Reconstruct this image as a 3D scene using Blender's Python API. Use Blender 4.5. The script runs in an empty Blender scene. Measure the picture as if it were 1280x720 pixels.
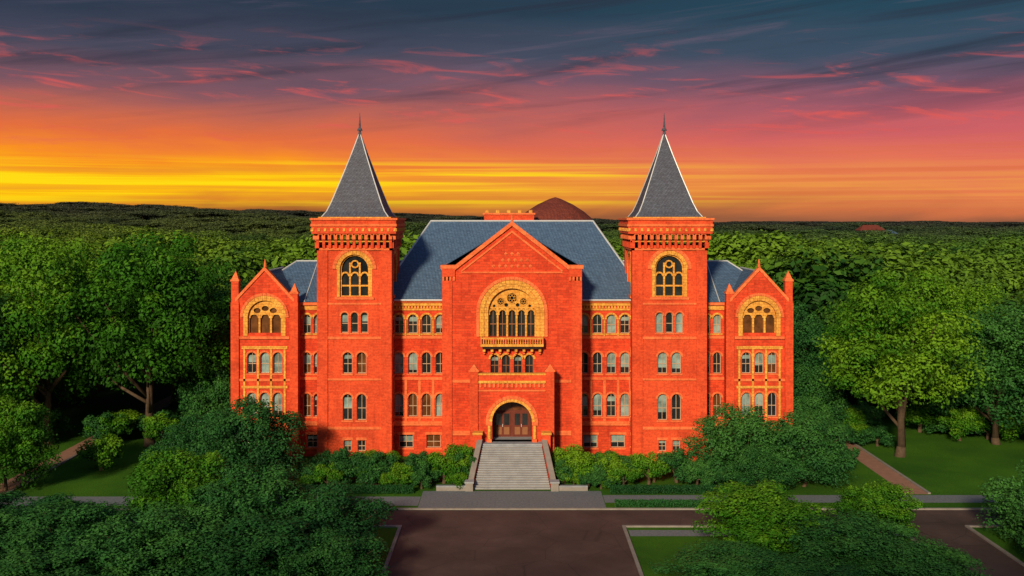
import bpy, math, random
import numpy as np
from mathutils import Vector, Matrix
from mathutils.geometry import tessellate_polygon
random.seed(7); rng=np.random.default_rng(7)
scene=bpy.context.scene
R=math.radians

# ------------------------------------------------------------------ materials
def lin(r,g,b):
    f=lambda c:(c/255/12.92) if c/255<=0.04045 else ((c/255+0.055)/1.055)**2.4
    return (f(r),f(g),f(b),1)
class NT:
    def __init__(s,tree): s.t=tree; s.n=tree.nodes; s.l=tree.links
    def node(s,typ,**k):
        n=s.n.new(typ)
        for a,b in k.items(): setattr(n,a,b)
        return n
    def put(s,sock,v):
        if isinstance(v,bpy.types.NodeSocket): s.l.new(v,sock)
        elif v is not None: sock.default_value=v
    def math(s,op,a,b=None,c=None,clamp=False):
        n=s.node('ShaderNodeMath',operation=op,use_clamp=clamp)
        s.put(n.inputs[0],a)
        if b is not None: s.put(n.inputs[1],b)
        if c is not None: s.put(n.inputs[2],c)
        return n.outputs[0]
    def mix(s,f,a,b,blend='MIX'):
        n=s.node('ShaderNodeMix',data_type='RGBA',blend_type=blend)
        s.put(n.inputs[0],f); s.put(n.inputs[6],a); s.put(n.inputs[7],b)
        return n.outputs[2]
    def ramp(s,f,stops,interp='LINEAR'):
        n=s.node('ShaderNodeValToRGB'); n.color_ramp.interpolation=interp
        e=n.color_ramp.elements
        while len(e)<len(stops): e.new(0.5)
        for i,(p,c) in enumerate(stops):
            e[i].position=p; e[i].color=c if len(c)==4 else (*c,1)
        s.put(n.inputs[0],f); return n.outputs[0]
    def noise(s,vec,scale,detail=5,rough=.55,dist=0):
        n=s.node('ShaderNodeTexNoise'); s.put(n.inputs['Vector'],vec)
        n.inputs['Scale'].default_value=scale; n.inputs['Detail'].default_value=detail
        n.inputs['Roughness'].default_value=rough; n.inputs['Distortion'].default_value=dist
        return n.outputs[0]
    def comb(s,x,y,z):
        n=s.node('ShaderNodeCombineXYZ'); s.put(n.inputs[0],x); s.put(n.inputs[1],y); s.put(n.inputs[2],z); return n.outputs[0]
    def mrange(s,v,a,b,c=0,d=1,smooth=False):
        n=s.node('ShaderNodeMapRange'); 
        if smooth: n.interpolation_type='SMOOTHSTEP'
        s.put(n.inputs[0],v); n.inputs[1].default_value=a;n.inputs[2].default_value=b;n.inputs[3].default_value=c;n.inputs[4].default_value=d
        return n.outputs[0]
def newmat(name):
    m=bpy.data.materials.new(name); m.use_nodes=True; m.node_tree.nodes.clear()
    t=NT(m.node_tree); out=t.node('ShaderNodeOutputMaterial'); b=t.node('ShaderNodeBsdfPrincipled')
    t.l.new(b.outputs[0],out.inputs[0]); return m,t,b,out
def g4(c): return (*c,1) if len(c)==3 else c
def bump(t,b,h,strength,dist=.05):
    n=t.node('ShaderNodeBump'); n.inputs['Strength'].default_value=strength; n.inputs['Distance'].default_value=dist
    t.put(n.inputs['Height'],h); t.l.new(n.outputs[0],b.inputs['Normal'])
def simple(name,c1,c2,scale=2,rough=.8,bs=.3,metal=0,spec=.3):
    m,t,b,o=newmat(name); pos=t.node('ShaderNodeNewGeometry').outputs['Position']
    n=t.noise(pos,scale,5,.6); n2=t.noise(pos,scale*9,2,.6)
    f=t.math('MULTIPLY_ADD',n2,.4,t.math('MULTIPLY',n,.8))
    t.put(b.inputs['Base Color'],t.ramp(f,[(.35,g4(c1)),(.8,g4(c2))]))
    b.inputs['Roughness'].default_value=rough; b.inputs['Metallic'].default_value=metal
    b.inputs['Specular IOR Level'].default_value=spec
    if bs: bump(t,b,n2,bs,.02)
    return m
def masonry(name,c1,c2,cm,bw,rh,mortar=.014,bs=.6,var=.35,slope=False,rough=.85,stain=(.20,.018,.008)):
    m,t,b,o=newmat(name); pos=t.node('ShaderNodeNewGeometry').outputs['Position']
    sp=t.node('ShaderNodeSeparateXYZ'); t.l.new(pos,sp.inputs[0])
    v=t.comb(t.math('ADD',sp.outputs[0],sp.outputs[1]),t.math('MULTIPLY',sp.outputs[2],1.5 if slope else 1),0)
    br=t.node('ShaderNodeTexBrick'); t.put(br.inputs['Vector'],v)
    br.inputs['Color1'].default_value=g4(c1); br.inputs['Color2'].default_value=g4(c2); br.inputs['Mortar'].default_value=g4(cm)
    br.inputs['Scale'].default_value=1; br.inputs['Mortar Size'].default_value=mortar; br.inputs['Mortar Smooth'].default_value=.3
    br.inputs['Brick Width'].default_value=bw; br.inputs['Row Height'].default_value=rh
    n=t.noise(pos,.35,5,.62); n2=t.noise(pos,5,4,.65)
    vs=t.comb(t.math('MULTIPLY',t.math('ADD',sp.outputs[0],sp.outputs[1]),2.2),t.math('MULTIPLY',sp.outputs[2],.25),0)
    n3=t.noise(vs,1.0,4,.6)
    col=t.mix(t.mrange(n,.4,.7,0,var),br.outputs['Color'],g4(stain))
    col=t.mix(t.mrange(n3,.52,.78,0,.42),col,g4(stain))
    hs=t.node('ShaderNodeHueSaturation'); t.put(hs.inputs['Color'],col)
    t.put(hs.inputs['Value'],t.mrange(n2,.25,.75,.68,1.3)); col=hs.outputs[0]
    t.put(b.inputs['Base Color'],col); b.inputs['Roughness'].default_value=rough
    b.inputs['Specular IOR Level'].default_value=.2
    h=t.math('MULTIPLY_ADD',n2,.7,t.math('SUBTRACT',1,br.outputs['Fac']))
    bump(t,b,h,bs,.045)
    return m
M={}
M['wall']=masonry('red_sandstone',(.78,.078,.024),(.56,.044,.014),(.54,.09,.035),.62,.26,.016,.65)
M['tower']=masonry('red_brick',(.80,.092,.027),(.64,.062,.018),(.58,.10,.038),.42,.16,.012,.45)
M['redtrim']=masonry('red_stone_trim',(.84,.20,.065),(.72,.145,.045),(.5,.1,.035),.9,.5,.012,.3,.2)
M['gold']=masonry('golden_sandstone',(.82,.43,.08),(.64,.29,.045),(.4,.15,.03),.4,.3,.012,.5,.3,stain=(.32,.09,.02))
M['slate']=masonry('slate_roof',(.10,.18,.31),(.07,.13,.235),(.035,.06,.11),.35,.22,.02,.5,.3,slope=True,rough=.5,stain=(.06,.09,.15))
M['spire']=masonry('spire_slate',(.10,.12,.17),(.07,.082,.12),(.04,.045,.06),.35,.22,.02,.5,.3,slope=True,rough=.5,stain=(.06,.05,.065))
M['tile']=masonry('rear_tile_roof',(.22,.05,.03),(.15,.035,.025),(.08,.02,.02),.35,.25,.02,.6,.3,slope=True,stain=(.08,.02,.02))
M['flash']=simple('lead_flashing',(.48,.52,.56),(.65,.68,.7),1,.4,.1,.2,.5)
M['frame']=simple('window_frame',(.20,.07,.03),(.28,.12,.05),2,.5,.05)
M['framew']=simple('pale_window_frame',(.38,.26,.17),(.48,.36,.25),2,.5,.05)
M['dark']=simple('painted_shade',(.012,.008,.008),(.03,.015,.012),1,.9,0)
M['door']=simple('door_wood',(.10,.02,.012),(.16,.035,.02),3,.4,.2)
M['concrete']=masonry('paving',(.34,.40,.46),(.27,.32,.37),(.14,.16,.18),1.5,3,.02,.2,.3,stain=(.19,.20,.23))
M['step']=simple('step_stone',(.19,.21,.24),(.34,.37,.41),1.2,.8,.3)
M['kerb']=simple('kerb_stone',(.18,.16,.15),(.27,.25,.23),1.5,.85,.3)
M['pinkpath']=simple('brick_path',(.22,.12,.085),(.34,.18,.13),1.5,.85,.3)
M['bark']=simple('bark',(.05,.032,.02),(.11,.075,.05),3,.95,.8)
M['plaster']=simple('pale_plaster',(.4,.33,.28),(.5,.42,.36),1,.9,.1)
m,t,b,o=newmat('asphalt'); pos=t.node('ShaderNodeNewGeometry').outputs['Position']
n=t.noise(pos,.25,6,.65); n2=t.noise(pos,14,3,.7)
c=t.ramp(n,[(.3,(.042,.026,.024,1)),(.55,(.072,.044,.040,1)),(.75,(.11,.070,.062,1))])
vo=t.node('ShaderNodeTexVoronoi',feature='DISTANCE_TO_EDGE'); t.put(vo.inputs['Vector'],pos); vo.inputs['Scale'].default_value=.22
dn=t.math('ADD',vo.outputs['Distance'],t.math('MULTIPLY',t.math('SUBTRACT',n2,.5),.02))
c=t.mix(t.mrange(dn,0.0,.012,.65,0),c,(.018,.015,.014,1)); c=t.mix(t.mrange(n2,.4,.7,0,.3),c,(.12,.09,.08,1))
t.put(b.inputs['Base Color'],c); b.inputs['Roughness'].default_value=.8; b.inputs['Specular IOR Level'].default_value=.3; bump(t,b,n2,.4,.02); M['asphalt']=m
def glass(name,c,rough,spec=.9):
    m,t,b,o=newmat(name); pos=t.node('ShaderNodeNewGeometry').outputs['Position']
    n=t.noise(pos,.9,3,.6); 
    t.put(b.inputs['Base Color'],t.mix(t.mrange(n,.35,.65),g4(c),g4(tuple(x*.4 for x in c))))
    b.inputs['Roughness'].default_value=rough; b.inputs['Specular IOR Level'].default_value=spec
    bump(t,b,t.noise(pos,.6,2),.05,.05)
    return m
M['glass0']=glass('window_glass_dark',(.025,.03,.035),.06)
M['glass1']=glass('window_glass_blind',(.28,.41,.40),.12)
M['glass2']=glass('window_glass_amber',(.16,.06,.02),.1)

def foliage(name,a,b_,c,transl=.28,haze=False,nsc=.035,namp=.35,oiv=.22):
    m,t,b,o=newmat(name)
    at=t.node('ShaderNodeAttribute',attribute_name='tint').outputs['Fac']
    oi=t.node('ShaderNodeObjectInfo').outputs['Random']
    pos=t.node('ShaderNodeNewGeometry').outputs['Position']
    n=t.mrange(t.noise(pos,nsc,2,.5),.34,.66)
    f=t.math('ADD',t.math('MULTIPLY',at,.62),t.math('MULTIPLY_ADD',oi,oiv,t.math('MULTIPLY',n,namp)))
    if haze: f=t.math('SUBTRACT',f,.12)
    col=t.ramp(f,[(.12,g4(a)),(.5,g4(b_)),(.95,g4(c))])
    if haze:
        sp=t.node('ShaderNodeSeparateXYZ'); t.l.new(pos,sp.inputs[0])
        # golden sunlight painted on the left, cooler green right, painted haze far away
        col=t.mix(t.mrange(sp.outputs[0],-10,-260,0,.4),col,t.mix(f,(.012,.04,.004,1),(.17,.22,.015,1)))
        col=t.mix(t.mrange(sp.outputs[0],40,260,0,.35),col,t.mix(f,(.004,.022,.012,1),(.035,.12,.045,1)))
        col=t.mix(t.mrange(sp.outputs[1],220,1700,0,.85),col,t.mix(t.mrange(n,0,1),(.050,.052,.052,1),(.080,.074,.066,1)))  # aerial haze mixed into the leaf colour by distance
    t.put(b.inputs['Base Color'],col); b.inputs['Roughness'].default_value=.65; b.inputs['Specular IOR Level'].default_value=.15
    if transl:
        tr=t.node('ShaderNodeBsdfTranslucent'); t.put(tr.inputs[0],t.mix(.5,col,(.08,.14,.008,1)))
        mx=t.node('ShaderNodeMixShader'); mx.inputs[0].default_value=transl
        t.l.new(b.outputs[0],mx.inputs[1]); t.l.new(tr.outputs[0],mx.inputs[2]); t.l.new(mx.outputs[0],o.inputs[0])
    return m
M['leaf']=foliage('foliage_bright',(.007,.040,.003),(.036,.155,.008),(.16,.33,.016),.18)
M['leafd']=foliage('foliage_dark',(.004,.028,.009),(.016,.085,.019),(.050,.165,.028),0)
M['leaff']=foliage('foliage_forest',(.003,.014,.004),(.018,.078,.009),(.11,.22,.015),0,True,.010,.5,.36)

# ------------------------------------------------------------------ mesh accumulators
class Part:
    def __init__(s): s.v=[]; s.f=[]
    def add(s,vs,fs):
        k=len(s.v); s.v+= [tuple(p) for p in vs]; s.f+=[tuple(i+k for i in f) for f in fs]
def obj_from(name,v,f,mat,parent=None,smooth=False):
    me=bpy.data.meshes.new(name); me.from_pydata(v,[],f); me.validate(); 
    me.materials.append(mat); o=bpy.data.objects.new(name,me); scene.collection.objects.link(o)
    if smooth: me.shade_smooth()
    if parent: o.parent=parent
    return o
parts={}
def P(n):
    if n not in parts: parts[n]=Part()
    return parts[n]
def box(n,x0,x1,y0,y1,z0,z1):
    v=[(x0,y0,z0),(x1,y0,z0),(x1,y1,z0),(x0,y1,z0),(x0,y0,z1),(x1,y0,z1),(x1,y1,z1),(x0,y1,z1)]
    P(n).add(v,[(0,3,2,1),(4,5,6,7),(0,1,5,4),(1,2,6,5),(2,3,7,6),(3,0,4,7)])
def front(y0): return lambda u,w,d:(u,y0+d,w)
def left(x0): return lambda u,w,d:(x0+d,u,w)
def right(x0): return lambda u,w,d:(x0-d,u,w)
def back(y0): return lambda u,w,d:(u,y0-d,w)
def mbox(n,F,u0,u1,w0,w1,d0,d1):
    v=[F(u,w,d) for d in(d0,d1) for (u,w) in((u0,w0),(u1,w0),(u1,w1),(u0,w1))]
    P(n).add(v,[(0,1,2,3),(7,6,5,4),(0,4,5,1),(1,5,6,2),(2,6,7,3),(3,7,4,0)])
def wall(n,F,outline,holes=(),t=.6):
    loops=[outline]+list(holes)
    tr=tessellate_polygon([[Vector((u,w,0)) for u,w in l] for l in loops])
    flat=[p for l in loops for p in l]
    p=P(n); p.add([F(u,w,0) for u,w in flat],tr)
    for l in loops:
        k=len(l); p.add([F(u,w,0) for u,w in l]+[F(u,w,t) for u,w in l],[(i,(i+1)%k,(i+1)%k+k,i+k) for i in range(k)])
def archpoly(uc,z0,zs,r,n=12):
    return [(uc-r,z0),(uc+r,z0)]+[(uc+r*math.cos(a),zs+r*math.sin(a)) for a in [math.pi*i/n for i in range(n+1)]]
def strip(n,F,lo,li,d0,d1):
    k=len(lo); v=[F(u,w,d0) for u,w in lo]+[F(u,w,d0) for u,w in li]+[F(u,w,d1) for u,w in li]+[F(u,w,d1) for u,w in lo]
    f=[]
    for i in range(k):
        j=(i+1)%k; f+=[(i,j,j+k,i+k),(i+k,j+k,j+2*k,i+2*k),(i+3*k,j+3*k,j,i)]
    P(n).add(v,f)
def ring(n,F,uc,zs,r0,r1,d0,d1,seg=11,a0=0,a1=math.pi,gap=.05):
    for i in range(seg):
        s0=a0+(a1-a0)*(i+gap/2)/seg; s1=a0+(a1-a0)*(i+1-gap/2)/seg; sm=(s0+s1)/2
        pts=[(r0,s0),(r1,s0),(r1,sm),(r1,s1),(r0,s1),(r0,sm)]
        q=[(uc+r*math.cos(a),zs+r*math.sin(a)) for r,a in pts]
        v=[F(u,w,d0) for u,w in q]+[F(u,w,d1) for u,w in q]
        P(n).add(v,[(0,1,2,5),(5,2,3,4)]+[(a,(a+1)%6,(a+1)%6+6,a+6) for a in range(6)])
def window(F,holes,uc,z0,z1,w,arched=True,trim='redtrim',fr='framew',mull=True,sill=True,rw=.2,glassk=None,trans=.45):
    r=w/2; dg=.34
    if arched:
        zs=z1-r; poly=archpoly(uc,z0,zs,r); pin=archpoly(uc,z0+.07,zs,r-.07)
        ring(trim,F,uc,zs,r+.003,r+rw,-.06,.1,9)
    else:
        poly=[(uc-r,z0),(uc+r,z0),(uc+r,z1),(uc-r,z1)]; pin=[(uc-r+.07,z0+.07),(uc+r-.07,z0+.07),(uc+r-.07,z1-.07),(uc-r+.07,z1-.07)]
        mbox(trim,F,uc-r-.15,uc+r+.15,z1+.003,z1+.28,-.06,.1)
    holes.append(poly)
    strip(fr,F,poly,pin,dg-.10,dg)
    gk=glassk if glassk is not None else random.choices(['glass0','glass1','glass2'],[.42,.50,.08])[0]
    zt=z1+.05; zm=z0+(z1-z0)*trans
    mbox(gk,F,uc-r-.05,uc+r+.05,z0-.03,zt,dg,dg+.05)
    if gk=='glass1':
        if random.random()<.6: mbox('glass0',F,uc-r+.07,uc+r-.07,z0+.07,z0+(z1-z0)*random.uniform(.15,.45),dg-.012,dg-.004)
    elif random.random()<.45:
        mbox('glass1',F,uc-r+.08,uc+r-.08,z1-(z1-z0)*random.uniform(.3,.6),z1-.15*(z1-z0),dg-.012,dg-.004)
    mbox(fr,F,uc-r+.06,uc+r-.06,zm-.035,zm+.035,dg-.07,dg-.002)
    if mull: mbox(fr,F,uc-.025,uc+.025,z0+.06,z1-.08,dg-.055,dg-.004)
    if sill: mbox(trim,F,uc-r-.12,uc+r+.12,z0-.16,z0-.003,-.10,.3)
def tube(n,p0,p1,r0,r1,k=8):
    p0=Vector(p0);p1=Vector(p1); d=(p1-p0).normalized(); a=d.orthogonal().normalized(); b=d.cross(a)
    v=[];
    for p,r in((p0,r0),(p1,r1)):
        v+=[tuple(p+(a*math.cos(2*math.pi*i/k)+b*math.sin(2*math.pi*i/k))*r) for i in range(k)]
    fs=[(i,(i+1)%k,(i+1)%k+k,i+k) for i in range(k)]+[tuple(range(k-1,-1,-1)),tuple(range(k,2*k))]
    (P(n) if isinstance(n,str) else n).add(v,fs)

# ------------------------------------------------------------------ BUILDING
def tower(xc):
    h=3.7; yf=-1.0
    x0,x1=xc-h,xc+h; y0,y1=yf,yf+2*h
    for F,a,b,kind in((front(y0),x0,x1,2),(left(x0),y0,y1,1),(right(x1),y0,y1,1),(back(y1),x0,x1,0)):
        c=(a+b)/2; holes=[]
        if kind:
            r=1.5; zs=19.95; holes.append(archpoly(c,17.1,zs,r,16))
            ring('redtrim',F,c,zs,r+.42,r+.75,-.12,.1,15); ring('gold',F,c,zs,r+.003,r+.40,-.05,.1,13)
            mbox('gold',F,c-r-.3,c-r-.003,17.1,zs-.01,-.05,.1); mbox('gold',F,c+r+.003,c+r+.3,17.1,zs-.01,-.05,.1)
            mbox('glass0',F,c-r-.05,c+r+.05,17,21.6,.5,.56)
            strip('gold',F,archpoly(c,17.1,zs,r,16),archpoly(c,17.2,zs,r-.14,16),.22,.45)
            for u in(-.5,.5): mbox('gold',F,c+u-.09,c+u+.09,17.1,20.6,.26,.5)
            for u in(-1,0,1):
                ring('gold',F,c+u,19.2,.3,.47,.24,.49,7)
                if u==0: ring('gold',F,c,20.45,.28,.42,.25,.48,12,0,2*math.pi)
            mbox('gold',F,c-r,c+r,18.15,18.32,.3,.48)
            mbox('redtrim',F,c-r-.5,c+r+.5,16.82,17.08,-.16,.3)
            for u in(-1.02,0,1.02): window(F,holes,c+u,13.4,15.5,.74,True,'redtrim',rw=.16,mull=False)
            for u in(-.72,.72):
                window(F,holes,c+u,9.2,11.4,.98); window(F,holes,c+u,4.4,7.1,.98); window(F,holes,c+u,1.2,2.35,.8,False)
        wall('tower',F,[(a,-.5),(b,-.5),(b,22.4),(a,22.4)],holes)
        for u0,u1 in((a-.12,a+.95),(b-.95,b+.12)):
            mbox('tower',F,u0,u1,-.5,21.9,-.14,.001)
        for z,hh in((12.75,.28),(8.5,.22),(3.45,.3),(16.3,.2)): mbox('redtrim',F,a+.95,b-.95,z,z+hh,-.1,.1)
        mbox('redtrim',F,a-.22,b+.22,21.9,22.12,-.22,.1)
        n=13; W=(b-a)+.7
        for i in range(n):
            u=a-.35+W*(i+.5)/n
            mbox('tower',F,u-.14,u+.14,22.12,23.0,-.34,.1)
            mbox('redtrim',F,u-.17,u+.17,23.0,23.35,-.55,.1)
        for i in range(n-1):
            u=a-.35+W*(i+1)/n; ring('redtrim',F,u,23.35,.17,.30,-.5,.1,5)
        mbox('gold',F,a-.3,b+.3,22.75,22.86,-.3,.1)
    def sq(m,e,z0,z1): box(m,xc-e,xc+e,(y0+y1)/2-e,(y0+y1)/2+e,z0,z1)
    yc=(y0+y1)/2
    sq('tower',h+.62,23.6,24.35); sq('redtrim',h+.72,24.353,24.6); sq('tower',h+.64,24.603,25.0); sq('redtrim',h+.78,25.003,25.2)
    sq('gold',h+.05,25.203,25.32)
    for e in range(14):
        u=-4.2+8.4*e/13
        for sx,sy in((xc+u,yc-h-.66),(xc+u,yc+h+.66)): box('gold',sx-.12,sx+.12,sy-.05,sy+.05,23.85,24.15)
        for sx,sy in((xc-h-.66,yc+u),(xc+h+.66,yc+u)): box('gold',sx-.05,sx+.05,sy-.12,sy+.12,23.85,24.15)
    lv=[(25.32,3.45),(25.9,3.0),(26.8,2.6),(29.5,1.62),(32,.76),(34.1,.09)]
    v=[];f=[]
    for z,e in lv: v+=[(xc-e,yc-e,z),(xc+e,yc-e,z),(xc+e,yc+e,z),(xc-e,yc+e,z)]
    for i in range(len(lv)-1):
        for j in range(4): f.append((4*i+j,4*i+(j+1)%4,4*i+4+(j+1)%4,4*i+4+j))
    f.append((0,1,2,3)); P('spire').add(v,f)
    for i in range(len(lv)-1):
        for sx,sy in((-1,-1),(1,-1),(1,1),(-1,1)):
            a=lv[i];b=lv[i+1]
            tube('flash',(xc+sx*a[1],yc+sy*a[1],a[0]),(xc+sx*b[1],yc+sy*b[1],b[0]),.065,.055,6)
    tube('spire',(xc,yc,34.0),(xc,yc,34.5),.2,.12); tube('spire',(xc,yc,34.5),(xc,yc,34.75),.3,.2); tube('spire',(xc,yc,34.75),(xc,yc,36.4),.13,.02)

for s in(-1,1): tower(16.2*s)

def ridgecap(p0,p1,r=.1): tube('flash',p0,p1,r,r,6)
YW=2.0
for s in(-1,1):
    F=front(YW); holes=[]
    for u in(11.95,10.5,9.05,7.6):
        window(F,holes,s*u,13.0,15.0,1.0,True,'gold',rw=.2)
        window(F,holes,s*u,8.75,11.0,.98,True,'redtrim')
        window(F,holes,s*u,4.2,6.65,.98,True,'redtrim')
    for u in(11.2,8.3): window(F,holes,s*u,.9,2.3,1.5,False)
    a,b=sorted((s*6.5,s*13))
    wall('wall',F,[(a,-.5),(b,-.5),(b,16.3),(a,16.3)],holes)
    for z,hh,m,p in((12.45,.3,'redtrim',.16),(8.1,.3,'redtrim',.12),(3.3,.45,'redtrim',.25),(15.45,.2,'gold',.12),(15.95,.35,'gold',.22),(16.303,.25,'redtrim',.4)):
        mbox(m,F,a,b,z,z+hh,-p,.3)
    n=20
    for i in range(n):
        u=a+(b-a)*(i+.5)/n; mbox('gold',F,u-.09,u+.09,15.66,15.945,-.16,.1)
    for u in(12.5,11.22,9.78,8.33,7.0):
        if u not in(12.5,7.0): tube('gold',(s*u,YW-.08,12.76),(s*u,YW-.08,14.45),.1,.1,8)
        mbox('redtrim',F,s*u-.13,s*u+.13,3.76,8.09,-.08,.1)
    holes=[]
    for u in(20.55,21.7):
        window(F,holes,s*u,13.0,15.0,.85,True,'gold'); window(F,holes,s*u,8.75,11.0,.85,True); window(F,holes,s*u,4.2,6.65,.85,True)
    window(F,holes,s*21.1,.9,2.3,1.2,False)
    a,b=sorted((s*19.5,s*22.6)); wall('wall',F,[(a,-.5),(b,-.5),(b,16.2),(a,16.2)],holes)
    for z,hh,m,p in((12.45,.3,'redtrim',.16),(8.1,.3,'redtrim',.12),(3.3,.45,'redtrim',.25),(15.5,.45,'gold',.15),(16.003,.3,'redtrim',.35)):
        mbox(m,F,a,b,z,z+hh,-p,.3)
    yp=.5; F=front(yp); c=s*25.8; holes=[]
    r=1.75; zs=14.85; holes.append(archpoly(c,13.2,zs,r,16))
    ring('gold',F,c,zs,r+.003,r+.5,-.1,.1,15); ring('redtrim',F,c,zs,r+.52,r+.78,-.16,.1,17)
    mbox('gold',F,c-r-.45,c-r-.003,12.9,zs-.01,-.1,.1); mbox('gold',F,c+r+.003,c+r+.45,12.9,zs-.01,-.1,.1)
    mbox('glass2',F,c-r,c+r,13.1,16.7,.5,.55)
    lun=[(c+ (r)*math.cos(t_),15.1+ (r-.25)*math.sin(t_)) for t_ in[math.pi*i/14 for i in range(15)]]
    ho=[[(c+.38*math.cos(t_)+k*.85,15.75-abs(k)*.22+.28*math.sin(t_)) for t_ in[2*math.pi*i/10 for i in range(10)]] for k in(-1,0,1)]
    wall('gold',lambda u,w,d:F(u,w,d+.22),lun,ho,.2)
    for u in(-1.75,-.6,.6,1.75): mbox('gold',F,c+u-.1,c+u+.1,13.2,15.1,.2,.49)
    for u in(-1.17,0,1.17): ring('gold',F,c+u,14.75,.4,.56,.23,.48,7)
    mbox('redtrim',F,c-2.6,c+2.6,12.6,12.87,-.2,.3)
    for u in(-1.35,0,1.35):
        window(F,holes,c+u,9.0,11.2,.95,True,'redtrim'); window(F,holes,c+u,4.5,7.0,.95,True,'redtrim')
    window(F,holes,c,1,2.3,1.4,False)
    mbox('gold',F,c-2.4,c+2.4,11.55,11.85,-.12,.1); mbox('gold',F,c-2.4,c+2.4,7.45,7.7,-.12,.1)
    for u in(-2.1,-.68,.68,2.1): mbox('gold',F,c+u-.11,c+u+.11,3.8,11.5,-.1,.1)
    ow=3.4
    wall('wall',F,[(c-ow,-.5),(c+ow,-.5),(c+ow,16.5),(c+2.9,16.6),(c,19.75),(c-2.9,16.6),(c-ow,16.5)],holes)
    mbox('redtrim',F,c-ow,c+ow,3.3,3.7,-.2,.2); mbox('redtrim',F,c-ow,c+ow,8.2,8.45,-.1,.2)
    for u0 in(-ow-.1,ow-.75):
        mbox('tower',F,c+u0,c+u0+.85,-.5,16.4,-.2,.002)
        uu=c+u0+.42
        zz=17.3 if (u0<0)==(s>0) else 18.6
        box('tower',uu-.38,uu+.38,yp-.12,yp+.64,16.403,zz)
        box('redtrim',uu-.46,uu+.46,yp-.2,yp+.72,zz+.003,zz+.2)
        v=[(uu-.38,yp-.12,zz+.2),(uu+.38,yp-.12,zz+.2),(uu+.38,yp+.64,zz+.2),(uu-.38,yp+.64,zz+.2),(uu,yp+.26,zz+1.1)]
        P('redtrim').add(v,[(0,1,4),(1,2,4),(2,3,4),(3,0,4)])
    for q in(-1,1):
        p=[(c+q*3.05,16.45),(c+q*3.05,16.85),(c,20.15),(c,19.72)]
        P('redtrim').add([F(u,w,-.15) for u,w in p]+[F(u,w,.5) for u,w in p],[(0,1,2,3),(4,5,6,7),(0,1,5,4),(1,2,6,5),(2,3,7,6),(3,0,4,7)])
    tube('redtrim',(c,yp+.15,20.1),(c,yp+.15,20.9),.16,.05,6)
    outer=c+s*ow; inner=c-s*ow
    Fo=left(outer) if s<0 else right(outer); Fi=right(inner) if s<0 else left(inner)
    holes=[]
    for yy in(4.5,8,11.5,14.5):
        for z0,z1 in((13,15),(8.75,11),(4.2,6.65)): window(Fo,holes,yy,z0,z1,1.1,True)
    wall('wall',Fo,[(yp,-.5),(17,-.5),(17,16.3),(yp,16.3)],holes)
    wall('wall',Fi,[(yp,-.5),(YW+.3,-.5),(YW+.3,16.3),(yp,16.3)],[],.3)
    mbox('redtrim',Fo,yp+.6,17,16,16.3,-.3,.2); mbox('redtrim',Fo,yp+.6,17,12.4,12.7,-.1,.2); mbox('redtrim',Fo,yp+.6,17,3.3,3.7,-.15,.2)
    a,b=sorted((s*13,outer)); wall('wall',back(17),[(a,-.5),(b,-.5),(b,16.3),(a,16.3)])
    P('slate').add([(c-3.2,yp+.4,16.35),(c,yp+.4,19.6),(c+3.2,yp+.4,16.35),(c-3.2,9,16.35),(c,9.4,19.6),(c+3.2,9,16.35)],[(0,1,4,3),(1,2,5,4)])
    ridgecap((c,yp+.5,19.63),(c,9.3,19.63))
    xr=s*24.3; xe=s*29.5; xi=s*12.5; zr=20.35; ze=16.35
    P('slate').add([(xi,YW-.35,ze),(xe,YW-.35,ze),(xe,17.4,ze),(xi,17.4,ze),(xi,9.5,zr),(xr,9.5,zr)],[(0,1,5,4),(1,2,5),(2,3,4,5)])
    ridgecap((xi,9.5,zr),(xr,9.5,zr)); ridgecap((xr,9.5,zr),(xe,YW-.35,ze)); ridgecap((xr,9.5,zr),(xe,17.4,ze))
    ridgecap((s*21.9,YW-.3,ze+.05),(s*21.9,9.5,zr+.02),.06)
wall('wall',back(26),[(-14,-.5),(14,-.5),(14,16.8),(-14,16.8)])
for s in(-1,1): wall('wall',(left if s<0 else right)(s*14),[(6,-.5),(26,-.5),(26,16.8),(6,16.8)])
ze=16.56; zr=24.85
e=[(-14.4,1.5,ze),(14.4,1.5,ze),(14.4,26.4,ze),(-14.4,26.4,ze),(-9.5,14,zr),(9.5,14,zr)]
P('slate').add(e,[(0,1,5,4),(1,2,5),(2,3,4,5),(3,0,4)])
for a,b in((4,5),(0,4),(1,5),(2,5),(3,4)): ridgecap(e[a],e[b],.11)
tube('flash',(-12.6,1.42,ze),(-6.9,1.42,ze),.09,.09); tube('flash',(6.9,1.42,ze),(12.6,1.42,ze),.09,.09)
box('tower',-3.3,2.6,15,17,21,25.6); box('redtrim',-3.45,2.75,14.85,17.15,25.603,25.8)
for i in range(5): box('gold',-3.2+i*1.3,-2.8+i*1.3,15.1,15.5,25.803,26.15)
v=[];f=[];K=16
lv=[(24.0,5.0),(25.0,4.75),(26.0,3.6),(26.9,2.2),(27.6,.7),(27.8,.05)]
for z,rr in lv: v+=[(5.4+rr*math.cos(2*math.pi*i/K),22+rr*math.sin(2*math.pi*i/K),z) for i in range(K)]
for a in range(len(lv)-1):
    for i in range(K): f.append((a*K+i,a*K+(i+1)%K,(a+1)*K+(i+1)%K,(a+1)*K+i))
P('tile').add(v,f); tube('tower',(5.4,22,15),(5.4,22,24.1),4.7,4.7,16)

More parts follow.
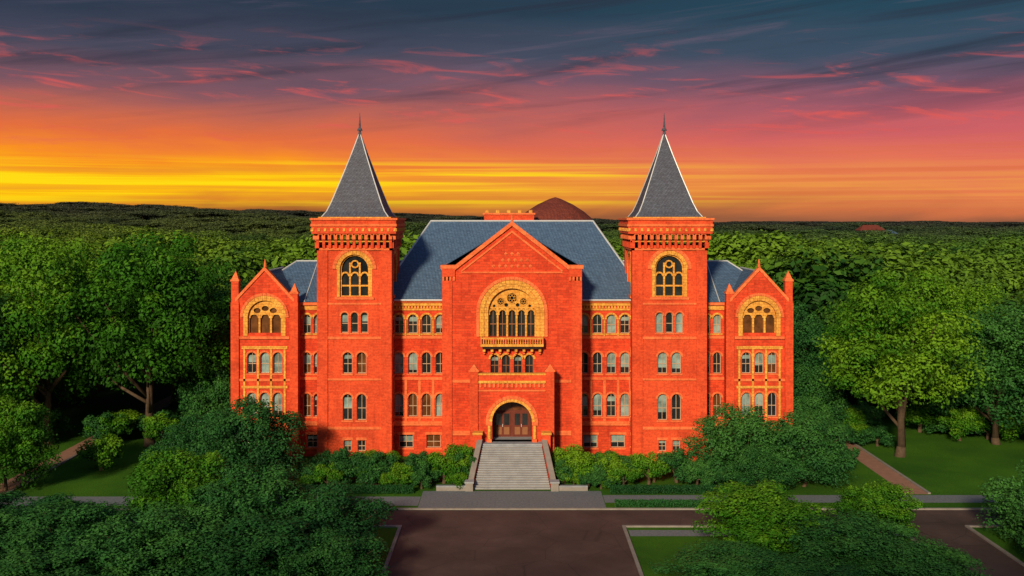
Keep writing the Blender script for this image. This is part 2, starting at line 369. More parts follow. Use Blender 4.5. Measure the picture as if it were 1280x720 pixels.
YP=-3.0; F=front(YP); holes=[]
r=2.4; zs=15.7
holes.append(archpoly(0,13.2,zs,r,20))
ring('redtrim',F,0,zs,3.28,3.6,-.2,.1,25); ring('gold',F,0,zs,2.83,3.26,-.12,.1,23); ring('gold',F,0,zs,r+.003,2.8,-.04,.1,19)
for s in(-1,1):
    a,b=sorted((s*2.403,s*2.8)); mbox('gold',F,a,b,13.25,zs-.01,-.04,.1)
    a,b=sorted((s*2.83,s*3.26)); mbox('gold',F,a,b,13.25,zs-.01,-.12,.1)
    a,b=sorted((s*3.28,s*3.6)); mbox('redtrim',F,a,b,13.25,zs-.01,-.2,.1)
mbox('glass0',F,-2.5,2.5,13.1,18.2,.75,.8)
lun=[(2.4*math.cos(math.pi*i/20),16.05+2.0*math.sin(math.pi*i/20)) for i in range(21)]
circ=lambda cu,cw,rr,n=12:[(cu+rr*math.cos(2*math.pi*i/n),cw+rr*math.sin(2*math.pi*i/n)) for i in range(n)]
ho=[circ(0,17.1,.5),circ(-1.15,16.75,.34),circ(1.15,16.75,.34),circ(-1.8,16.3,.15,8),circ(1.8,16.3,.15,8),circ(-.58,16.4,.2,8),circ(.58,16.4,.2,8)]
wall('gold',lambda u,w,d:F(u,w,d+.4),lun,ho,.25)
for cu,cw,rr in((0,17.1,.5),(-1.15,16.75,.34),(1.15,16.75,.34)):
    ring('gold',F,cu,cw,rr+.002,rr+.1,.33,.42,12,0,2*math.pi,.02)
    for k in range(6):
        a=math.pi*k/3; ring('gold',F,cu+rr*.62*math.cos(a),cw+rr*.62*math.sin(a),rr*.22,rr*.3,.45,.6,8,0,2*math.pi,0)
for i in range(6):
    u=-2.4+4.8*i/5; tube('gold',(u,YP+.42,13.2),(u,YP+.42,15.5),.12,.12); mbox('gold',F,u-.17,u+.17,15.4,15.6,.25,.62)
for i in range(5):
    u=-2.4+4.8*(i+.5)/5; ring('gold',F,u,15.55,.33,.5,.3,.62,7); mbox('frame',F,u-.34,u+.34,14.4,14.5,.6,.74); mbox('frame',F,u-.03,u+.03,13.2,15.9,.62,.74)
for i in range(6):
    u=-2.4+4.8*i/5; mbox('gold',F,max(u-.16,-2.39),min(u+.16,2.39),15.6,16.1,.34,.6)
for u in(-1.75,-.6,.6,1.75): window(F,holes,u,9.4,11.4,.85,True,'gold',fr='frame',glassk='glass0')
out=[(-6.95,-.5),(6.95,-.5),(6.95,20.1),(5.7,20.1),(0,24.45),(-5.7,20.1),(-6.95,20.1)]
wall('wall',F,out,holes,.9)
for q in(-1,1):
    p=[(q*5.75,19.95),(q*5.75,20.45),(0,24.9),(0,24.42)]
    P('redtrim').add([F(u,w,-.25) for u,w in p]+[F(u,w,.9) for u,w in p],[(0,1,2,3),(4,5,6,7),(0,1,5,4),(1,2,6,5),(2,3,7,6),(3,0,4,7)])
    p=[(q*5.1,19.75),(q*5.1,19.95),(0,23.95),(0,23.72)]
    P('redtrim').add([F(u,w,-.1) for u,w in p]+[F(u,w,.1) for u,w in p],[(0,1,2,3),(0,1,5,4),(1,2,6,5),(2,3,7,6),(3,0,4,7)])
    a,b=sorted((q*5.6,q*7.2)); mbox('redtrim',F,a,b,20.103,20.45,-.3,1.2); mbox('tower',F,a+(.15),b-.15,19.3,20.1,-.22,.1)
    for k in range(4):
        u=q*(5.85+k*.36); mbox('redtrim',F,u-.1,u+.1,18.9,19.3,-.18,.1)
    a,b=sorted((q*6.05,q*7.05)); mbox('tower',F,a,b,-.5,18.88,-.13,.002)
    Fs=(left if q<0 else right)(q*6.95)
    wall('wall',Fs,[(YP,-.5),(3,-.5),(3,20.1),(YP,20.1)])
    mbox('redtrim',Fs,YP+.9,10,19.9,20.2,-.25,.2)
    mbox('wall',Fs,3,10,15,19.9,0,.4)
    P('slate').add([(q*7.2,YP+.6,20.15),(0,YP+.6,24.35),(0,14,24.35),(q*7.2,14,20.15)],[(0,1,2,3)])
tube('redtrim',(0,YP+.2,24.8),(0,YP+.2,25.5),.16,.06,6)
for z,hh in((19.65,.15),(8.6,.3),(3.3,.45)):
    if z>19: mbox('redtrim',F,-5.1,5.1,z,z+hh,-.1,.1)
    else:
        for a,b in((-6.0,-4.0),(4.0,6.0)): mbox('redtrim',F,a,b,z,z+hh,-.14,.1)
for i in range(-3,4):
    for j in range(3):
        if abs(i)<=3-j:
            cu=i*.62+(.31 if j%2 else 0); cw=20.35+j*.62
            P('redtrim').add([F(cu-.2,cw,-.02),F(cu,cw-.2,-.02),F(cu+.2,cw,-.02),F(cu,cw+.2,-.02),F(cu,cw,-.11)],[(0,1,4),(1,2,4),(2,3,4),(3,0,4)])
mbox('gold',F,-3.15,3.15,12.35,12.6,-1.1,.1); mbox('dark',F,-2.95,2.95,12.1,12.345,-.9,.1); mbox('gold',F,-3.15,3.15,13.12,13.26,-1.1,-.95)  # dark slab paints the shade under the balcony
for i in range(26):
    u=-3.08+6.16*i/25; tube('gold' if i%5 else 'redtrim',(u,YP-1.02,12.6),(u,YP-1.02,13.12),.055 if i%5 else .1,.055 if i%5 else .1,6)
for q in(-1,1):
    a,b=sorted((q*3.02,q*3.15)); mbox('gold',F,a,b,13.12,13.26,-.95,.0)
    for k in range(4): tube('gold',(q*3.08,YP-.2-k*.22,12.6),(q*3.08,YP-.2-k*.22,13.12),.05,.05,6)
for i in range(8):
    u=-2.8+5.6*i/7
    mbox('gold',F,u-.13,u+.13,11.8,12.1,-.75,.1); mbox('redtrim',F,u-.1,u+.1,11.5,11.797,-.4,.1)
YQ=-5.6; F=front(YQ); fl=3.2
r=1.95; zs=5.15; holes=[archpoly(0,fl,zs,r,18)]
wall('wall',F,[(-3.95,-.5),(3.95,-.5),(3.95,9.2),(-3.95,9.2)],holes,.9)
ring('gold',F,0,zs,r+.003,r+.28,-.06,.4,17); ring('redtrim',F,0,zs,r+.3,r+.62,-.14,.1,19)
for q in(-1,1):
    a,b=sorted((q*(r+.003),q*(r+.62))); mbox('redtrim',F,a,b,zs-.35,zs-.02,-.16,.1)
    a,b=sorted((q*(r+.05),q*(r+.5))); tube('gold',(q*(r+.28),YQ-.12,fl+.3),(q*(r+.28),YQ-.12,zs-.36),.17,.15,10); mbox('redtrim',F,a,b,fl,fl+.3,-.4,.1)
    Fs=(left if q<0 else right)(q*3.95); wall('wall',Fs,[(YQ,-.5),(YP,-.5),(YP,9.2),(YQ,9.2)])
    a,b=sorted((q*3.35,q*4.15)); mbox('tower',F,a,b,-.5,9.2,-.2,.002)
    box('tower',a,b,YQ-.2,YQ+.6,9.203,10.1); box('redtrim',a-.08,b+.08,YQ-.28,YQ+.68,10.103,10.28)
    m=(a+b)/2; P('redtrim').add([(a,YQ-.2,10.28),(b,YQ-.2,10.28),(b,YQ+.6,10.28),(a,YQ+.6,10.28),(m,YQ+.2,10.8)],[(0,1,4),(1,2,4),(2,3,4),(3,0,4)])
mbox('gold',F,-3.3,3.3,8.95,9.2,-.18,.1) ; mbox('tower',F,-3.34,3.34,9.203,9.75,-.02,.3); mbox('gold',F,-3.34,3.34,9.753,9.93,-.1,.4)
for i in range(15):
    u=-3.1+6.2*i/14; mbox('redtrim',F,u-.1,u+.1,8.55,8.945,-.12,.1)
mbox('redtrim',F,-3.3,3.3,8.15,8.3,-.08,.1)
box('concrete',-3.9,3.9,YQ+.3,YP,9.0,9.15)
box('step',-3.2,3.2,YQ-1.1,YP+.8,-.5,fl)
D=YP-.35
box('dark',-3.3,3.3,D+.12,D+.2,fl,8.9)  # near-black panel paints the shade at the back of the porch
box('door',-1.9,1.9,D,D+.1,fl,6.9)
for u in(-.92,.92):
    box('door',u-.78,u+.78,D-.05,D-.003,fl+.12,fl+2.5)
    for k in(-.38,.38):
        box('glass0',u+k-.27,u+k+.27,D-.08,D-.053,fl+1.2,fl+2.35); box('frame',u+k-.27,u+k+.27,D-.08,D-.053,fl+.25,fl+1.0)
    box('flash',u-.05 if u<0 else u-.0,u if u<0 else u+.05,D-.12,D-.083,fl+1.0,fl+1.3)
box('glass2',-1.7,1.7,D-.04,D-.003,fl+2.7,6.7)
for u in(-1.1,-.0,1.1): box('door',u-.05,u+.05,D-.08,D-.043,fl+2.7,6.7)
n=19; y0=YQ-1.1; run=.25
for i in range(n):
    z=fl-(i+1)*fl/(n+1); ya=y0-i*run; w=2.9+.7*i/n
    v=[(-w,ya-run,z),(w,ya-run,z),(w-.03,ya,z),(-w+.03,ya,z)]
    vb=[(x,y,-.3) for x,y,_ in v]
    P('step').add(v+vb,[(0,1,2,3),(0,4,5,1),(1,5,6,2),(3,7,4,0)])
    box('kerb',-w,w,ya-run-.02,ya-run-.001,z-.165,z-.09)
ye=y0-n*run
for q in(-1,1):
    v=[(q*2.93,y0,-.3),(q*2.93,y0,fl+.35),(q*3.65,ye,.65),(q*3.65,ye,-.3)]
    v2=[(x+q*.4,y,z) for x,y,z in v]
    P('wall').add(v+v2,[(0,1,2,3),(4,5,6,7),(3,2,6,7),(0,1,5,4)])
    v=[(x+q*o,y,z+h) for (x,y,z) in(v[1],v[2]) for o,h in((-.05,.003),(.46,.003),(.46,.13),(-.05,.13))]
    P('kerb').add(v,[(0,1,5,4),(1,2,6,5),(2,3,7,6),(3,0,4,7)])
    a,b=sorted((q*2.95,q*3.75)); box('tower',a,b,y0-.1,YQ-.2,-.3,fl+.9); box('gold',a-.1,b+.1,y0-.2,YQ-.201,fl+.903,fl+1.1)
    a,b=sorted((q*3.6,q*4.3)); box('kerb',a,b,ye-.7,ye+.1,-.3,.75); box('step',a-.08,b+.08,ye-.78,ye+.18,.753,.9)
    a,b=sorted((q*4.3,q*7.0)); box('kerb',a,b,ye-.5,ye-.1,-.3,.35); box('step',a,b,ye-.55,ye-.05,.353,.45)
building=bpy.data.objects.new('red_brick_university_hall',None); scene.collection.objects.link(building)
names={'wall':'sandstone_walls','tower':'brick_walls','redtrim':'red_stone_trim','gold':'golden_stone_trim','slate':'slate_roof','spire':'tower_spires','tile':'rear_tile_roof','flash':'ridge_flashing','frame':'window_frames','framew':'pale_window_frames','dark':'porch_shadow_panels','door':'entrance_doors','concrete':'porch_roof','step':'entrance_steps','kerb':'step_nosing','glass0':'window_glass','glass1':'window_blinds','glass2':'amber_glass'}
for k,p in parts.items(): obj_from(names.get(k,k),p.v,p.f,M[k],building)
parts.clear()

# ------------------------------------------------------------------ TERRAIN
def sm(a,b,x):
    t=np.clip((x-a)/(b-a),0,1); return t*t*(3-2*t)
def hgt(x,y):
    x=np.asarray(x,float); y=np.asarray(y,float)
    d=np.hypot(x,y+108); a=x/np.maximum(d,1)
    L=np.clip(.30-1.35*a,0.03,1.0)
    h=sm(500,2300,d)*50*L*np.where(y>0,1,0)
    far=sm(180,500,d)*sm(0,200,y)
    h+=far*(5.0*np.sin(x*.008+1)*np.cos(y*.007)+4.0*np.sin(x*.017+y*.011)+2.4*np.sin(x*.031-y*.027+2))*(1-.5*sm(1200,3000,d))
    h-=far*6
    return h
xs=np.concatenate([-np.geomspace(4500,70,34),np.linspace(-60,60,13),np.geomspace(70,4500,34)])
ys=np.concatenate([-np.geomspace(400,130,5)-0,np.linspace(-110,60,12),np.geomspace(75,5500,44)])
X,Y=np.meshgrid(xs,ys); Z=hgt(X,Y)
nx=len(xs); v=np.stack([X.ravel(),Y.ravel(),Z.ravel()],1).tolist()
f=[(j*nx+i,j*nx+i+1,(j+1)*nx+i+1,(j+1)*nx+i) for j in range(len(ys)-1) for i in range(nx-1)]
m,t,b,o=newmat('grass_ground'); pos=t.node('ShaderNodeNewGeometry').outputs['Position']
n1=t.noise(pos,.12,5,.6); n2=t.noise(pos,6,5,.7); n3=t.noise(pos,1.3,4,.6)
c=t.ramp(n1,[(.35,(.030,.11,.008,1)),(.7,(.07,.20,.012,1))])
c=t.mix(t.mrange(n2,.3,.75,0,.6),c,(.016,.055,.006,1)); c=t.mix(t.mrange(n3,.55,.8,0,.3),c,(.09,.12,.02,1))
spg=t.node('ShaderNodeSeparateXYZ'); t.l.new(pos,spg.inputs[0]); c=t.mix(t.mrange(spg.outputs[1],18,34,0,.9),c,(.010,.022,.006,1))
t.put(b.inputs['Base Color'],c); b.inputs['Roughness'].default_value=.95; b.inputs['Specular IOR Level'].default_value=.1
bump(t,b,n2,.8,.1)
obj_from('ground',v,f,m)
def sheet(name,poly,z,mat):
    return obj_from(name,[(x,y,z) for x,y in poly],[tuple(range(len(poly)))],M[mat])
def rect(x0,x1,y0,y1): return [(x0,y0),(x1,y0),(x1,y1),(x0,y1)]
sheet('forecourt_paving',rect(-8.2,8.2,-17.95,ye-.55),.012,'concrete')
sheet('sidewalk',rect(-60,-8.25,-16.9,-13.9),.010,'concrete')
sheet('sidewalk',rect(8.25,60,-15.9,-13.4),.010,'concrete')
sheet('road',rect(-90,90,-23,-18.2),.004,'asphalt')
sheet('driveway',rect(-9,9,-70,-23.0),.0045,'asphalt')
sheet('side_road',rect(31.5,37,-70,-23.0),.0045,'asphalt')
sheet('garden_path',rect(36,38,-13.1,40),.008,'pinkpath')
sheet('garden_path',rect(-48.5,-46.3,-13.1,40),.008,'pinkpath')
sheet('sidewalk',rect(9.4,31.2,-25.6,-24.0),.012,'concrete')
def kerb(name,x0,x1,y0,y1,h=.13):
    parts.clear(); box('k',x0,x1,y0,y1,-.1,h); p=parts['k']; obj_from(name,p.v,p.f,M['kerb']); parts.clear()
for a in((-90,90,-18.2,-17.95),(-90,-9,-23.25,-23),(9,31.5,-23.25,-23),(37,90,-23.25,-23),(-9.25,-9,-70,-23.25),(9,9.25,-70,-23.25),(31.25,31.5,-70,-23.25),(37,37.25,-70,-23.25),(38,38.25,-13,40),(-46.3,-46.05,-13,40)):
    kerb('kerb',*a)

# ------------------------------------------------------------------ TREES
def tree_mesh(name,H,Rr,th,seed,nc,lp,leaf,mat,dense=.55,flat=1.0,limbs=10,low=-.55,cr=(.15,.36),hi=.3):
    g=np.random.default_rng(seed); rz=(H-th)/2; cz=th+rz
    d=g.normal(size=(nc,3)); d/=np.linalg.norm(d,axis=1)[:,None]; d[:,2]=np.where(d[:,2]<low,-d[:,2],d[:,2])
    rad=g.uniform(dense,.90,nc); rad[: nc//6]*=.5
    lob=1+.18*np.sin(3*np.arctan2(d[:,1],d[:,0])+seed)+.14*np.sin(5*d[:,2]+2*np.arctan2(d[:,1],d[:,0])+seed*2)
    rc=g.uniform(cr[0],cr[1],nc)*Rr
    C=d*np.array([Rr,Rr,rz])*(rad*lob)[:,None]; C[:,2]+=cz
    C[:,2]=np.clip(C[:,2],max(rc.min()*.6,th*.8),H-rc*.6)
    ctint=g.uniform(0,1,nc)
    N=nc*lp; idx=np.repeat(np.arange(nc),lp)
    dd=g.normal(size=(N,3)); dd[:,2]+=.25; dd/=np.linalg.norm(dd,axis=1)[:,None]
    rr=rc[idx]*g.uniform(.45,1.08,N)**.5*(1+.18*np.sin(6*dd[:,0]+idx)*np.cos(5*dd[:,1]+idx*2))
    Pp=C[idx]+dd*rr[:,None]*np.array([1,1,.74*flat])
    Pp+=g.normal(size=(N,3))*leaf*.45
    nn=dd*.9+g.normal(size=(N,3))*.45+np.array([0,0,.5]); nn/=np.linalg.norm(nn,axis=1)[:,None]
    a=np.cross(nn,g.normal(size=(N,3))); a/=np.linalg.norm(a,axis=1)[:,None]; bb=np.cross(nn,a)
    s=(leaf*g.uniform(.5,1.25,N))[:,None]
    q=np.stack([Pp-a*s*.62,Pp+bb*s*.36+nn*s*.1,Pp+a*s*.62,Pp-bb*s*.36+nn*s*.1],1).reshape(-1,3)
    q[:,2]=np.maximum(q[:,2],.03)
    tint=np.clip(ctint[idx]*.36+g.uniform(0,.22,N)+.34*np.clip(dd[:,2],-.6,1)*.9+hi*(Pp[:,2]/H-.35),0,1)  # upward-facing and higher leaves tinted lighter: sunlit crown tops painted in
    wood=Part(); tr=max(.12,H*.022)
    top=Vector((0,0,th+rz*.9)); k1=Vector((g.normal()*.2,g.normal()*.2,max(th*.6,.3)))
    tube(wood,(0,0,-.4),k1,tr*1.45,tr,9); tube(wood,k1,top,tr,tr*.4,8)
    for i in g.choice(nc,min(limbs,nc),replace=False):
        st=k1.lerp(top,float(g.uniform(.1,.85))); en=Vector(C[i]); mid=st.lerp(en,.5)+Vector((0,0,-.05*H*.3))
        tube(wood,st,mid,tr*.45,tr*.28,6); tube(wood,mid,en,tr*.28,tr*.1,5)
    nw=len(wood.v)
    me=bpy.data.meshes.new(name)
    V=np.concatenate([np.array(wood.v),q]); nfw=len(wood.f)
    loops=[i for f_ in wood.f for i in f_]; lt=[len(f_) for f_ in wood.f]
    loops=np.concatenate([np.array(loops,dtype=np.int32),np.arange(nw,nw+4*N,dtype=np.int32)])
    lt=np.concatenate([np.array(lt,dtype=np.int32),np.full(N,4,dtype=np.int32)])
    ls=np.concatenate([[0],np.cumsum(lt)[:-1]]).astype(np.int32)
    me.vertices.add(len(V)); me.vertices.foreach_set('co',V.astype(np.float32).ravel())
    me.loops.add(len(loops)); me.loops.foreach_set('vertex_index',loops)
    me.polygons.add(len(lt)); me.polygons.foreach_set('loop_start',ls); me.polygons.foreach_set('loop_total',lt)
    mi=np.ones(len(lt),dtype=np.int32); mi[:nfw]=0
    me.materials.append(M['bark']); me.materials.append(M[mat])
    me.polygons.foreach_set('material_index',mi)
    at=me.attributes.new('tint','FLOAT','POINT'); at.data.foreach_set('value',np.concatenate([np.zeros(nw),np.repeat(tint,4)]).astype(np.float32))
    me.update(calc_edges=True); return me
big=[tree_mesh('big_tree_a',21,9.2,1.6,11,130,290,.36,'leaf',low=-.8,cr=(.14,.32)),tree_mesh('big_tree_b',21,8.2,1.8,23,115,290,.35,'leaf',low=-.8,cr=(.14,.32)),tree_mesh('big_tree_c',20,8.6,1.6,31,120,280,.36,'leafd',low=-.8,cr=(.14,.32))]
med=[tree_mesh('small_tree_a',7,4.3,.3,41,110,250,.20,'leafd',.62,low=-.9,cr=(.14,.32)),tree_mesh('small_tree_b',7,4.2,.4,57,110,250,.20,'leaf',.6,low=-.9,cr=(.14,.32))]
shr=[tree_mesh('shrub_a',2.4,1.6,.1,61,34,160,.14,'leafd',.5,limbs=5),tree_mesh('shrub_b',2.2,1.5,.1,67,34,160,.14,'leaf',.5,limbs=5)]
def put(name,me,x,y,s=1,sz=None,rot=None):
    o=bpy.data.objects.new(name,me); scene.collection.objects.link(o); o.location=(x,y,float(hgt(x,y)))
    o.scale=(s,s,sz or s); o.rotation_euler=(0,0,random.uniform(0,6.28) if rot is None else rot); return o
for (k,x,y,s,sz) in((0,-51.5,8,1.0,1.08),(1,-40,7,1.08,1.12),(2,-60,0,1,1.0),(1,-46,24,1.15,1.05),(2,-34.5,22,.95,.88),(0,-62,22,1.1,1.1),
                    (1,41.0,2,1.0,.95),(2,54,8,.9,.78),(0,58,24,.9,.80),(1,47,24,.85,.74),(2,36,26,.75,.72),(0,68,12,.9,.80),(2,-38,38,.9,.8),(0,38,42,.8,.72)):
    put('deciduous_tree',big[k],x,y,s,sz)
for (k,x,y,s,sz) in((0,-24.6,-10.5,1.12,1.16),(0,21.4,-9.5,1.0,1.05),(0,27.2,-10.3,1.0,.97),(0,-31,-5,.85,.8),(0,22.5,-13.3,.72,.62),
                    (1,-46.6,-12.5,1.05,1.22),(0,31,2,.8,.9),(0,34,10,1,1.2),(0,-32.5,8,1,1.3),
                    (0,-43,-27,1.15,.52),(1,-26,-26.5,1.1,.98),(0,-35.5,-28,1.1,.5),(0,-19.5,-29,1.12,.90),(0,-13.5,-30.5,1.0,.74),(0,-31.5,-34,1.2,.68),(0,-24,-36,1.2,.72),(0,-17,-37,1.2,.66),(0,-39.5,-34,1.2,.6),(0,-46,-35,1.2,.65),(0,-12.2,-38,.85,.56),(0,-30,-40,1.2,.5),(0,-20,-43,1.2,.32),
                    (1,18.8,-29,1.2,.68),(1,28.2,-27.5,.85,.66),(0,24.5,-34.0,1.1,.55),(0,41.8,-27.5,1.1,.85),(0,40.5,-34,1.0,.55),(0,15.5,-37,1.1,.36),(0,27.5,-38,1.0,.46),(0,21,-40,1.1,.3),(0,44,-22.8,.5,.5)):
    put('round_tree',med[k],x,y,s,sz)
for s in(-1,1):
    for i in range(36):
        x=s*random.uniform(4.9,20.0); y=random.uniform(-11.4,-4.2)
        if abs(x)<8.5 and y>-6.5: y-=3
        sc=random.uniform(.6,1.15)
        put('shrub',shr[random.choice((0,0,1))],x,y,sc,sc*random.uniform(.8,1.15))
    for (x,y,sc) in((6.2,-9.2,1.3),(8.8,-9.6,1.2),(10.4,-10.8,1.0),(5.6,-7.2,1.4),(12.8,-9.6,1.3),(15.6,-8.8,1.35)):
        put('shrub',shr[random.choice((0,1))],s*x+random.uniform(-.4,.4),y,sc)
for i in range(12): put('shrub',shr[0],random.choice((-1,1))*random.uniform(29,35),random.uniform(-9,0),random.uniform(.8,1.4))
for i in range(40):
    s=random.choice((-1,1)); put('shrub',shr[random.choice((0,0,1))],s*random.uniform(33,66),random.uniform(6,16),random.uniform(1,2.2),random.uniform(.9,1.8))
put('shrub',shr[1],-41,-4,1.5); put('shrub',shr[1],-33,-2,1.4)
for i in range(13):
    put('added_shade_tree',big[i%3],-140+i*17+random.uniform(-3,3),-122+random.uniform(-3,2),1.35,1.74+random.uniform(-.06,.06))  # unseen row added behind the camera to shade the foreground

def hedge(x0,x1,y,h=.6,w=.8,seed=1):
    g=np.random.default_rng(seed); N=int((x1-x0)*420)
    p=np.stack([g.uniform(x0,x1,N),y+g.uniform(-w/2,w/2,N),g.uniform(.05,h,N)],1)
    k=g.integers(0,3,N); p[k==0,2]=h+g.normal(size=(k==0).sum())*.04; p[k==1,1]=y-w/2+g.normal(size=(k==1).sum())*.05
    nn=g.normal(size=(N,3)); a=np.cross(nn,g.normal(size=(N,3))); a/=np.linalg.norm(a,axis=1)[:,None]; bb=np.cross(nn,a); bb/=np.linalg.norm(bb,axis=1)[:,None]
    q=np.stack([p-a*.09,p+bb*.05,p+a*.09,p-bb*.05],1).reshape(-1,3)
    obj_from('clipped_hedge',q.tolist(),[(4*i,4*i+1,4*i+2,4*i+3) for i in range(N)],M['leafd'])
hedge(9,21,-12.6,.6,.9,2); hedge(-21,-9,-12.6,.6,.9,3); hedge(9,17,-17,.45,.8,4)

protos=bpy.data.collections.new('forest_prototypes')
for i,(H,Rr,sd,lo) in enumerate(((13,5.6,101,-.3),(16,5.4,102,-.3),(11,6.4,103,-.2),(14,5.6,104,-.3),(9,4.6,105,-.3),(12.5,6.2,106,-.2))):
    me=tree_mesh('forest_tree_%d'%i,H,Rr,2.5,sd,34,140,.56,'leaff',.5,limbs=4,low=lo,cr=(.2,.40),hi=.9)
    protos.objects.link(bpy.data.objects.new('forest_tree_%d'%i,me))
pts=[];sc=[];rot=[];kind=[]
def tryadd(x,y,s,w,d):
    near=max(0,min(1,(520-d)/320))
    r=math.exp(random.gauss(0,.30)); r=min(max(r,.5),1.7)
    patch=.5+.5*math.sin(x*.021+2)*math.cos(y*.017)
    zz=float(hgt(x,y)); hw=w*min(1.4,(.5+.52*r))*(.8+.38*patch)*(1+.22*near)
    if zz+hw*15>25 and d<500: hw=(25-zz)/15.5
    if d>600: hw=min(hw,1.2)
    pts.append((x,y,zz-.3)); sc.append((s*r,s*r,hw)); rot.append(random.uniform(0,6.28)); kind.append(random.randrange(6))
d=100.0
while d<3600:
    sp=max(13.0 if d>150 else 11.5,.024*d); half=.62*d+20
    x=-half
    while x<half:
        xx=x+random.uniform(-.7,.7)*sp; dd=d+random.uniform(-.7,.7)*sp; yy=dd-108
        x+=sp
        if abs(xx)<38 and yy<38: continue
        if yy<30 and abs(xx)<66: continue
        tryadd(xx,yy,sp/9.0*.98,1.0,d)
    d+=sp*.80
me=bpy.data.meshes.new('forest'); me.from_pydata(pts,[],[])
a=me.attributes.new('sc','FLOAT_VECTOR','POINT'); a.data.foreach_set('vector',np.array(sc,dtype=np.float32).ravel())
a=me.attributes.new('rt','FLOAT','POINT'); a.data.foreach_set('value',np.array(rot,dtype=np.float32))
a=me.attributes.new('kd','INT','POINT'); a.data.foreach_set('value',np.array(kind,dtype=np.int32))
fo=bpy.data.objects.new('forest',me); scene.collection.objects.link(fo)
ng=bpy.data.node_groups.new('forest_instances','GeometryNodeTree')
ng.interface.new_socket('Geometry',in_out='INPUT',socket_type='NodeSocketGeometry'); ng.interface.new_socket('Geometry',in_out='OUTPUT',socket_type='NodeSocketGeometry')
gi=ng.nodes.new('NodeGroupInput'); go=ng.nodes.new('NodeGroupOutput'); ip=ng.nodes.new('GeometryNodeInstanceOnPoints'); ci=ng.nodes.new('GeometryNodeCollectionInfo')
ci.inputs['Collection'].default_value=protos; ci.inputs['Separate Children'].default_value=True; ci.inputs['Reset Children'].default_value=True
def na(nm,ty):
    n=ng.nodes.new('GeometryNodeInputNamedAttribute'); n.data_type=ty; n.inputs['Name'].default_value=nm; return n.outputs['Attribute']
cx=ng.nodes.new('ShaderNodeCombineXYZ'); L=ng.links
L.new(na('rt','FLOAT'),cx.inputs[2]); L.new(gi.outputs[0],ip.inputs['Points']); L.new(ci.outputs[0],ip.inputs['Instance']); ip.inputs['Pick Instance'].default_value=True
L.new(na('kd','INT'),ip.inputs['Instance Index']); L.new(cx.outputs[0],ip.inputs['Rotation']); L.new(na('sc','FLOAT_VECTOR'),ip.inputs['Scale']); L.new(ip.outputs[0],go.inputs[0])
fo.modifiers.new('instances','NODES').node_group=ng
print('forest',len(pts))

def house(x,y,w,dp,h,zo,roof='tile',wl='plaster'):
    parts.clear(); z=float(hgt(x,y))+zo
    box(wl,x-w,x+w,y-dp,y+dp,z-20,z+h)
    P(roof).add([(x-w-1,y-dp-1,z+h),(x+w+1,y-dp-1,z+h),(x+w+1,y+dp+1,z+h),(x-w-1,y+dp+1,z+h),(x-w*.6,y,z+h+w*.45),(x+w*.6,y,z+h+w*.45)],[(0,1,5,4),(1,2,5),(2,3,4,5),(3,0,4)])
    for i in range(5): box('glass0',x-w*.8+i*w*.38,x-w*.8+i*w*.38+w*.16,y-dp-.1,y-dp-.02,z+h*.72,z+h*.9)
    e=bpy.data.objects.new('distant_house',None); scene.collection.objects.link(e)
    for k,p in parts.items(): obj_from({'glass0':'windows','tile':'roof','slate':'roof'}.get(k,'walls'),p.v,p.f,M[k],e)
    parts.clear()
house(330,850,11,7,4,12.5); house(352,870,8,6,4,12.0,'slate')

# ------------------------------------------------------------------ WORLD / SKY
w=bpy.data.worlds.new('World'); scene.world=w; w.use_nodes=True; w.node_tree.nodes.clear(); t=NT(w.node_tree)
out=t.node('ShaderNodeOutputWorld'); bg=t.node('ShaderNodeBackground'); t.l.new(bg.outputs[0],out.inputs[0])
tc=t.node('ShaderNodeTexCoord').outputs['Generated']; sp=t.node('ShaderNodeSeparateXYZ'); t.l.new(tc,sp.inputs[0]); x,y,z=sp.outputs
hh=t.math('SQRT',t.math('ADD',t.math('MULTIPLY',x,x),t.math('MULTIPLY',y,y)))
T=t.math('DIVIDE',z,t.math('MAXIMUM',hh,.001)); az=t.math('ARCTAN2',x,y)
n1=t.noise(t.comb(t.math('MULTIPLY',az,2.0),t.math('MULTIPLY',T,11),.3),2.0,5,.55,.5)
n2=t.noise(t.comb(t.math('ADD',t.math('MULTIPLY',az,1.7),t.math('MULTIPLY',T,-5)),t.math('MULTIPLY_ADD',az,-1.6,t.math('MULTIPLY',T,17)),4.1),2.2,6,.58,.6)
n3=t.noise(t.comb(t.math('MULTIPLY',az,1.3),t.math('MULTIPLY',T,95),7.7),2.0,4,.55,.2)
n4=t.noise(t.comb(t.math('MULTIPLY_ADD',T,4,t.math('MULTIPLY',az,4)),t.math('MULTIPLY_ADD',az,1.0,t.math('MULTIPLY',T,28)),2.2),2.6,6,.62,.9)
Tw=t.math('MULTIPLY_ADD',t.math('SUBTRACT',n1,.5),.05,T)
Tr=t.math('DIVIDE',Tw,.5)
def st(l): return [(p/.5,lin(*c)) for p,c in l]
rl=t.ramp(Tr,st([(0,(160,95,45)),(.010,(220,140,38)),(.024,(255,190,14)),(.036,(255,190,16)),(.052,(250,145,34)),(.075,(230,112,62)),(.10,(184,100,86)),(.125,(124,86,98)),(.155,(74,74,92)),(.20,(42,58,76)),(.5,(42,60,84))]))
rr=t.ramp(Tr,st([(0,(150,92,66)),(.012,(205,112,70)),(.03,(232,130,80)),(.05,(228,114,88)),(.075,(208,98,102)),(.10,(174,92,106)),(.125,(116,86,106)),(.155,(62,80,100)),(.20,(38,72,90)),(.3,(38,66,88)),(.5,(42,60,84))]))
col=t.mix(t.mrange(az,-.3,.42,0,1,True),rl,rr)
c2=t.mrange(n2,.46,.68,0,.68,True); c2=t.math('MULTIPLY',c2,t.mrange(T,.07,.15))
col=t.mix(c2,col,lin(44,50,66))
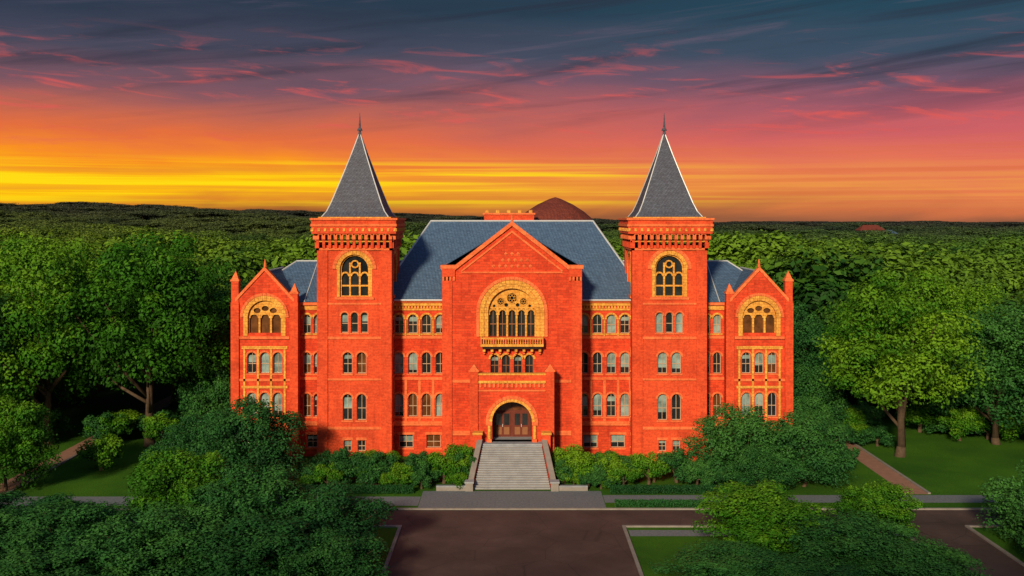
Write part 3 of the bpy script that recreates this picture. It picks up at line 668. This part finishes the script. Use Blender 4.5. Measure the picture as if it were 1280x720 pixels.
c3=t.mrange(n2,.44,.28,0,.5,True); c3=t.math('MULTIPLY',c3,t.mrange(T,.08,.16)); col=t.mix(c3,col,lin(114,96,116))
w1=t.math('MULTIPLY',t.mrange(n4,.52,.74,0,.8,True),t.math('MULTIPLY',t.mrange(T,.05,.09),t.mrange(T,.18,.12)))
col=t.mix(w1,col,lin(226,92,86))
y1=t.math('MULTIPLY',t.mrange(n3,.46,.62),t.math('MULTIPLY',t.mrange(T,.008,.02),t.mrange(T,.058,.04)))
y1=t.math('MULTIPLY',y1,t.mrange(az,.25,-.02,.12,1)); col=t.mix(y1,col,lin(255,220,22))
y2=t.math('MULTIPLY',t.mrange(n3,.50,.36,0,.35),t.math('MULTIPLY',t.mrange(T,.0,.02),t.mrange(T,.08,.045))); col=t.mix(y2,col,lin(214,108,52))
bk=t.ramp(t.mrange(T,0,1.2),[(0,lin(185,145,140)),(.15,lin(145,138,158)),(.5,lin(100,120,152)),(1,lin(80,104,142))])
col=t.mix(t.mrange(y,.25,-.35,0,1,True),col,bk)
sky=t.node('ShaderNodeTexSky',sky_type='NISHITA'); sky.sun_disc=False; sky.sun_elevation=R(21); sky.sun_rotation=R(180+16)
sk=t.node('ShaderNodeVectorMath',operation='SCALE'); t.l.new(sky.outputs[0],sk.inputs[0]); sk.inputs['Scale'].default_value=.09
col=t.mix(t.mrange(T,.3,1.4,0,.85,True),col,sk.outputs[0])
t.put(bg.inputs[0],col); bg.inputs[1].default_value=1.0

sun=bpy.data.lights.new('sun','SUN'); sun.energy=4.8; sun.angle=R(6); sun.color=(1,.79,.52)
so=bpy.data.objects.new('sun',sun); scene.collection.objects.link(so)
az_,el=R(16),R(21)
dirv=Vector((math.sin(az_)*math.cos(el),math.cos(az_)*math.cos(el),-math.sin(el))); so.rotation_euler=dirv.to_track_quat('-Z','Y').to_euler()

cam=bpy.data.cameras.new('camera'); co=bpy.data.objects.new('camera',cam); scene.collection.objects.link(co); scene.camera=co
co.location=(0,-108,25.25); co.rotation_euler=(R(90),0,0); cam.sensor_width=36; cam.lens=36*1300/1280; cam.shift_y=-88/1280; cam.clip_end=20000; cam.clip_start=.5
scene.view_settings.view_transform='Standard'; scene.view_settings.look='None'; scene.view_settings.exposure=0
